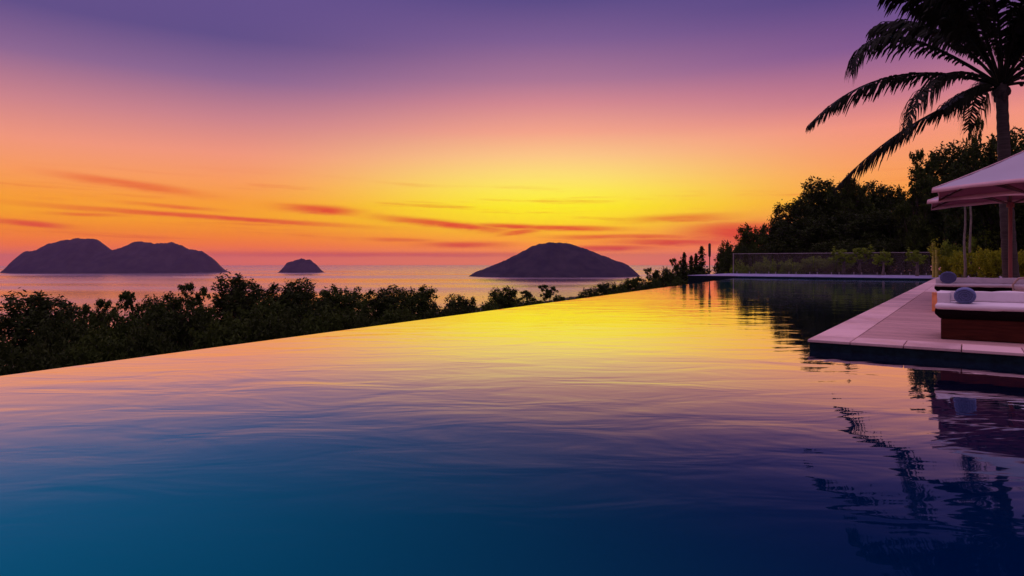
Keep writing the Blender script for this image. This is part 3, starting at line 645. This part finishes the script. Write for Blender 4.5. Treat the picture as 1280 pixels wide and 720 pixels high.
# ------------------------------------------------------------------ coconut palm
PY = 20.0; pc = at(1252, PY, zat(112, PY)); pb = at(1268, PY+.3, .2)
palm = empty('coconut_palm', pb, 'tall coconut palm leaning over the umbrella, long fronds spreading left', 'palm tree')
b = MB(); rel = pc-pb; pts = []; rad = []
for j in range(41):
    t = j/40; pts.append(Vector((rel.x*(t**.75), rel.y*t, -.3+(rel.z+.3)*t))); rad.append((.21-.06*t + .10*math.exp(-t*14))*(1.05 if j % 2 else .97))
pts += [pts[-1]+Vector((0, 0, .18)), pts[-1]+Vector((0, 0, .42))]; rad += [.12, .04]; rad[-3] = .16; rad[-4] = .17; rad[-5] = .16
b.tube(pts, rad, 14); b.build('trunk', M['palmbark'], palm)
def frond(mid, tip, llen=.85, seed=0, n=86):
    rr = random.Random(seed); p0 = Vector((0, 0, .1)); mid = Vector(mid); tip = Vector(tip); c1 = mid*2-(p0+tip)*.5
    P = lambda t: p0*(1-t)**2+c1*2*t*(1-t)+tip*t*t
    v = []; f = []; tint = []
    for j in range(n):
        t = .13+.87*(j/(n-1))**1.0
        c = P(t); tan = (P(min(1, t+.02))-P(t-.02)).normalized()
        sd = tan.cross(Vector((0, 0, 1))); sd = sd.normalized() if sd.length > .05 else Vector((1, 0, 0))
        env = (math.sin(min(1, (t-.10)/.55)*math.pi/2))*(1-.62*max(0, (t-.55)/.45)**1.6)
        for s in (-1, 1):
            ll = llen*env*rr.uniform(.62, 1.18)*(.55 if rr.random() < .06 else 1)
            out = (sd*s*rr.uniform(.4, .85)+tan*rr.uniform(.3, .75)+Vector((0, 0, rr.uniform(-.35, .02)))).normalized()
            q0 = c; q1 = c+out*ll*.42; q2 = q1+(out*.4+tan*.45+Vector((0, 0, -1)) * rr.uniform(.6, .95)).normalized()*ll*.36
            q3 = q2+(out*.15+tan*.35+Vector((0, 0, -1))).normalized()*ll*.3
            wv = tan*.042
            ti = rr.random()
            bse = len(v)
            v += [q0-wv*.6, q0+wv*.6, q1-wv, q1+wv, q2-wv*.8, q2+wv*.8, q3-wv*.15, q3+wv*.15]
            f += [(bse, bse+1, bse+3, bse+2), (bse+2, bse+3, bse+5, bse+4), (bse+4, bse+5, bse+7, bse+6)]; tint += [ti]*8
    mb = MB(); mb.tube([P(i/16) for i in range(17)], [.055*(1-.88*i/16) for i in range(17)], 6)
    b0 = len(v); v += [Vector(x) for x in mb.v]; quads = [ff for ff in mb.f if len(ff) == 4]; f += [tuple(b0+i for i in ff) for ff in quads]; tint += [.3]*len(mb.v)
    o = np_mesh('frond', [tuple(x) for x in v], f, M['palm'], palm, extra=tint); o.location = rel; return o
FR = [((-3.5, -.3, 1.55), (-4.95, -.5, .35)), ((-3.2, .3, .5), (-5.75, .5, -.95)), ((-2.3, -.6, .25), (-3.7, -1.1, -1.55)), ((-2.3, .9, -.95), (-4.35, 1.6, -2.85)),
      ((-1.9, -1.2, 2.6), (-2.9, -2, 2.9)), ((-1.2, 1.5, 2.5), (-2.4, 2.8, 2.9)), ((-.6, -1.7, 2.4), (-1.2, -3.2, 2.6)), ((.2, 1.8, 2.5), (.6, 3.4, 2.8)),
      ((1.2, -1, 2.6), (2.2, -1.8, 3)), ((2.0, .4, 2.2), (3.9, .8, 1.8)), ((2.6, -.5, 1.4), (4.8, -.9, .4)), ((2.6, .8, .6), (4.6, 1.4, -.9)), ((1.8, -1.5, .8), (3.2, -2.9, -.6)), ((2.0, .2, -.1), (3.4, .4, -2.1)),
      ((1.0, 2.2, .8), (1.8, 4.0, -.4)), ((-1.9, 0, 2.7), (-3.4, .2, 3.2)), ((-.2, .1, 2.4), (-.5, .2, 4.2)), ((.8, .1, 2.3), (1.9, .3, 3.8)), ((-1.4, -.1, 2.4), (-2.8, -.2, 3.6)), ((0.1, -2.1, .9), (.4, -3.9, .2)),
      ((-.9, 0, .05), (-1.9, -.1, -.6)),
      ((.3, -.5, 2.0), (.9, -1.2, 2.2)), ((1.0, .4, 1.9), (2.2, .9, 2.1)), ((0, -.9, 1.8), (-.2, -2.2, 2.0)), ((.7, .2, 2.4), (1.4, .3, 3.0)), ((-.8, -.8, 2.3), (-1.9, -1.4, 2.9)), ((.5, -.9, 2.3), (1.3, -1.8, 2.9)), ((-.6, .9, 2.4), (-1.0, 2.0, 3.3)), ((1.4, .9, 2.0), (2.8, 1.8, 1.9)), ((1.6, -.6, 1.7), (3.3, -1.2, 1.4))]
for i, (m_, t_) in enumerate(FR): frond(m_, t_, 1.05 if i < 4 else 1.2, i)
b = MB()
for k in range(7):
    a = k*.9; bmx = Vector((math.cos(a)*.16, math.sin(a)*.16, -.06-.08*(k % 3))); vs_ = []
    b.tube([bmx+Vector((0, 0, z_)) for z_ in (-.16, -.12, -.02, .08, .13)], [.02, .07, .09, .06, .02], 9)
cn = b.build('coconuts', M['torch'], palm); cn.location = rel

# ------------------------------------------------------------------ umbrella
def umbrella(A, half_e, half_v, UA, rim, apex, label):
    eh = Vector((math.cos(UA), math.sin(UA), 0)); ev = Vector((-eh.y, eh.x, 0)); hx, hy = half_e, half_v
    ctr = A + ev*hy + eh*hx
    um = empty('patio_umbrella', (ctr.x, ctr.y, DECK), label, 'umbrella', UA, 'pale square umbrellas over the daybeds')
    rz_, az_ = rim-DECK, apex-DECK; N = 20
    def can(i, j, dz=0):
        m_ = max(abs(i), abs(j)); e = 0 if m_ == 0 else min(abs(i), abs(j))/m_
        pull = 1-.03*(1-e**2)*m_
        wr = .012*math.sin(i*17+j*5)*m_*(1-m_)*3
        z = rz_+(az_-rz_)*(1-m_) - .06*math.sin(m_*math.pi)*(1-.4*e) + .12*(1-e**1.6)*m_**3 + wr
        return (i*hx*pull, j*hy*pull, z+dz)
    def sheet(dz, flip):
        b = MB(); vs_ = [can(-1+2*i/N, -1+2*j/N, dz) for j in range(N+1) for i in range(N+1)]
        fs_ = [(j*(N+1)+i, j*(N+1)+i+1, (j+1)*(N+1)+i+1, (j+1)*(N+1)+i) for j in range(N) for i in range(N)]
        b.add(vs_, [f[::-1] for f in fs_] if flip else fs_, True); return b
    cano = sheet(0, 0).build('canopy', M['canopy'], um)
    sheet(-.012, 1).build('lining', M['lining'], cano)
    b = MB(); loop = [(-1+2*i/N, -1) for i in range(N)]+[(1, -1+2*i/N) for i in range(N)]+[(1-2*i/N, 1) for i in range(N)]+[(-1, 1-2*i/N) for i in range(N)]
    vs_ = []; n2 = len(loop)
    for k, (i, j) in enumerate(loop):
        x, y, z = can(i, j); vs_ += [(x, y, z+.002), (x+i*.012, y+j*.012, z-.09-.008*math.sin(k*1.3))]
    b.add(vs_, [(2*k, 2*k+1, (2*k+3) % (2*n2), (2*k+2) % (2*n2)) for k in range(n2)], True)
    vl = b.build('valance', M['valance'], cano); sm_ = vl.modifiers.new('s', 'SOLIDIFY'); sm_.thickness = .008
    b = MB()
    for i, j in ((1,1),(1,-1),(-1,1),(-1,-1)): b.tube([Vector(can(i*t, j*t, .006)) for t in (.01, .25, .5, .75, .995)], .011, 5)
    b.build('seam', M['valance'], cano)
    b = MB(); b.tube([(0, 0, .09), (0, 0, az_-.06)], .045, 14); b.build('pole', M['pole'], um)
    b = MB(); b.tube([(0, 0, az_-.02), (0, 0, az_+.05), (0, 0, az_+.12)], [.06, .05, .012], 12); b.build('finial', M['pole'], um)
    b = MB(); b.box((-.36, -.36, 0), (.36, .36, .088)); b.build('base', M['pottery'], um, bevel=.02)
    for i, j in ((1,1),(1,-1),(-1,1),(-1,-1),(1,0),(-1,0),(0,1),(0,-1)):
        b = MB(); b.tube([Vector(can(i*t, j*t, -.045)) for t in (.03, .25, .5, .75, .99)], .024, 6); b.build('rib', M['rib'], um)
        b = MB(); b.tube([Vector((0, 0, rz_-.10)), Vector(can(i*.52, j*.52, -.07))], .020, 6); b.build('strut', M['rib'], um)
    b = MB(); b.tube([(0, 0, rz_-.18), (0, 0, rz_-.04)], .085, 12); b.build('hub', M['pole'], um)
A1 = at(1165, 1.62*800/92)
umbrella(A1, 1.74, 1.40, math.atan2(-.59, .807), CAMZ+1.62, 3.72, 'nearer umbrella, lavender topped canopy cut by the right border, red lining showing')
A2 = at(1159, 17.2)
umbrella(A2, 1.82, 1.25, math.atan2(-.5796, .8149), CAMZ+1.66, 3.68, 'farther umbrella, its pale rim just below the nearer canopy, on a reddish pole')

# ------------------------------------------------------------------ daybeds
def soft(mb_box, name, mat, parent, bev=.05):
    o = mb_box.build(name, mat, parent, bevel=bev, seg=4)
    import bmesh
    bm = bmesh.new(); bm.from_mesh(o.data)
    for ax, k in ((0, 22), (1, 8), (2, 2)):
        lo_ = min(v.co[ax] for v in bm.verts); hi_ = max(v.co[ax] for v in bm.verts); nn = [0, 0, 0]; nn[ax] = 1
        for q_ in range(1, k):
            pc_ = [0, 0, 0]; pc_[ax] = lo_+(hi_-lo_)*q_/k
            bmesh.ops.bisect_plane(bm, geom=bm.verts[:]+bm.edges[:]+bm.faces[:], plane_co=pc_, plane_no=nn)
    bm.to_mesh(o.data); bm.free()
    tx = bpy.data.textures.get('soft_folds') or bpy.data.textures.new('soft_folds', 'CLOUDS'); tx.noise_scale = .22; tx.noise_depth = 2
    dm_ = o.modifiers.new('folds', 'DISPLACE'); dm_.texture = tx; dm_.strength = .035; dm_.mid_level = .5; dm_.texture_coords = 'LOCAL'
    for p_ in o.data.polygons: p_.use_smooth = True
    return o
def daybed(loc, label, W=.95, LEN=2.1):
    r = empty('daybed', loc, label, 'daybed', math.atan2(V.y, V.x), 'daybeds on the pool deck'); r.scale = (1.13,)*3
    b = MB(); b.box((.06, .05, 0), (LEN-.06, W-.05, .25)); b.build('plinth', M['darkwood'], r, bevel=.008)
    b = MB()   # flared woven body
    lo = [(.05, .04), (LEN-.05, .04), (LEN-.05, W-.04), (.05, W-.04)]; hi = [(0, 0), (LEN, 0), (LEN, W), (0, W)]
    zs = ((lo, .252), (hi, .31), (hi, .362)); vs_ = [(x, y, z) for l, z in zs for x, y in l]
    b.add(vs_, [(3, 2, 1, 0), (8, 9, 10, 11)]+[(k*4+i, k*4+(i+1) % 4, k*4+4+(i+1) % 4, k*4+4+i) for k in range(2) for i in range(4)]); b.build('body', M['weave'], r, bevel=.006)
    b = MB(); b.box((.0, -.015, .364), (LEN, W-.02, .43)); mt = soft(b, 'mattress', M['cushion'], r, .03)
    b = MB(); b.box((.02, W-.19, .432), (LEN-.03, W-.05, .565)); soft(b, 'side_cushion', M['cushion'], r, .045)
    b = MB(); b.box((.015, .30, .432), (.15, W-.205, .555)); soft(b, 'end_cushion', M['cushion'], r, .045)
    return r
def zrot(v, a): return Vector((v.x*math.cos(a)-v.y*math.sin(a), v.x*math.sin(a)+v.y*math.cos(a), v.z))
VA = math.atan2(V.y, V.x)
d1 = at(1168.5, 8.86, DECK); d2 = at(1168, 17.2, DECK)
daybed(d1, 'nearest daybed, on a dark wood plinth at the right border of the deck')
daybed(d2, 'farther daybed in front of the umbrella pole', W=1.0)
def towel(loc, r_, label, ln=.62):
    o = empty('rolled_towel', loc, label, 'towel', VA, 'rolled towels on the daybeds')
    b = MB(); n = 40; rings = []; 
    for y, k in ((0, .93), (.02, 1.0), (ln*.5, 1.03), (ln-.02, 1), (ln, .93)):
        rings.append([(math.cos(2*math.pi*i/n)*r_*k*1.12, y, r_+math.sin(2*math.pi*i/n)*r_*k*.96) for i in range(n)])
    vs_ = [p_ for rg in rings for p_ in rg]
    b.add(vs_, [(k*n+i, k*n+(i+1) % n, (k+1)*n+(i+1) % n, (k+1)*n+i) for k in range(4) for i in range(n)], True)
    b.add(rings[0], [tuple(range(n))]); b.add(rings[-1], [tuple(range(n))[::-1]]); b.build('towel_body', M['towel'], o)
    b = MB(); sp = [(math.cos(t_*.35)*r_*(.08+.013*t_)*1.1, -.004, r_+math.sin(t_*.35)*r_*(.08+.013*t_)*.95) for t_ in range(62)]
    b.tube(sp, .007, 5); b.build('towel_edge', M['towel'], o)
def onbed(d, x, y, z): return d + V*x + U*y + Vector((0, 0, z))
towel(onbed(d1, .34, .03, .484), .112, 'larger looking blue rolled towel on the nearest daybed')
towel(onbed(d2, .30, .03, .484), .165, 'blue rolled towel on the farther daybed')
# honey coloured side table with an open front
st = empty('side_table', at(1182, 13.4, DECK), 'small honey coloured open box side table behind the nearest daybed', 'side table', VA+.55)
b = MB(); b.box((0, 0, .37), (.52, .5, .41)); b.build('tabletop', M['honey'], st, bevel=.012)
for x in (0.0, .48):
    b = MB(); b.box((x+.002, .002, 0), (x+.038, .498, .368)); b.build('side_panel', M['honey'], st, bevel=.006)
b = MB(); b.box((.042, .03, .12), (.478, .47, .145)); b.build('shelf', M['honey'], st)
# hoop armchair
hc = empty('hoop_armchair', at(1296, 15.2, DECK), 'white rattan armchair with a hooped back at the right border beside the farther daybed', 'armchair', R(200))
b = MB(); b.tube([(-.34+.68*i/24 if 0 else .36*math.cos(math.pi*i/24), .30+.02*math.sin(math.pi*i/24), .40+.60*math.sin(math.pi*i/24)) for i in range(25)], .026, 9); b.build('back_hoop', M['rattan'], hc)
b = MB(); b.tube([(.26*math.cos(math.pi*i/20), .27, .42+.42*math.sin(math.pi*i/20)) for i in range(21)], .020, 8); b.build('inner_hoop', M['rattan'], hc)
for k in range(7):
    x = -.24+.08*k; b = MB(); b.tube([(x, .24, .42), (x*1.15, .30, .40+.58*math.sqrt(max(0, 1-(x*1.15/.36)**2)))], .011, 6); b.build('spindle', M['rattan'], hc)
for s in (-1, 1):
    b = MB(); b.tube([(s*.36, .30, .62), (s*.40, .12, .70), (s*.40, -.15, .68), (s*.37, -.30, .52), (s*.35, -.30, .38)], .024, 8); b.build('arm', M['rattan'], hc)
    for yy in (-.28, .28):
        b = MB(); b.tube([(s*.33, yy, .38), (s*.37, yy*1.1, 0)], [.024, .018], 8); b.build('leg', M['rattan'], hc)
b = MB(); b.box((-.36, -.32, .36), (.36, .30, .40)); b.build('seat_frame', M['rattan'], hc, bevel=.015)
b = MB(); b.box((-.32, -.30, .402), (.32, .24, .49)); soft(b, 'seat_cushion', M['cushion'], hc, .03)

# ------------------------------------------------------------------ render settings
sc = bpy.context.scene
sc.view_settings.view_transform = 'Standard'; sc.view_settings.look = 'None'; sc.view_settings.exposure = 0; sc.view_settings.gamma = 1; sc.view_settings.use_curve_mapping = False
sc.render.engine = 'CYCLES'; cy = sc.cycles
cy.use_denoising = True; cy.max_bounces = 8; cy.transparent_max_bounces = 12; cy.volume_bounces = 0; cy.glossy_bounces = 4; cy.diffuse_bounces = 3
cy.caustics_reflective = False; cy.caustics_refractive = False; cy.sample_clamp_indirect = 4
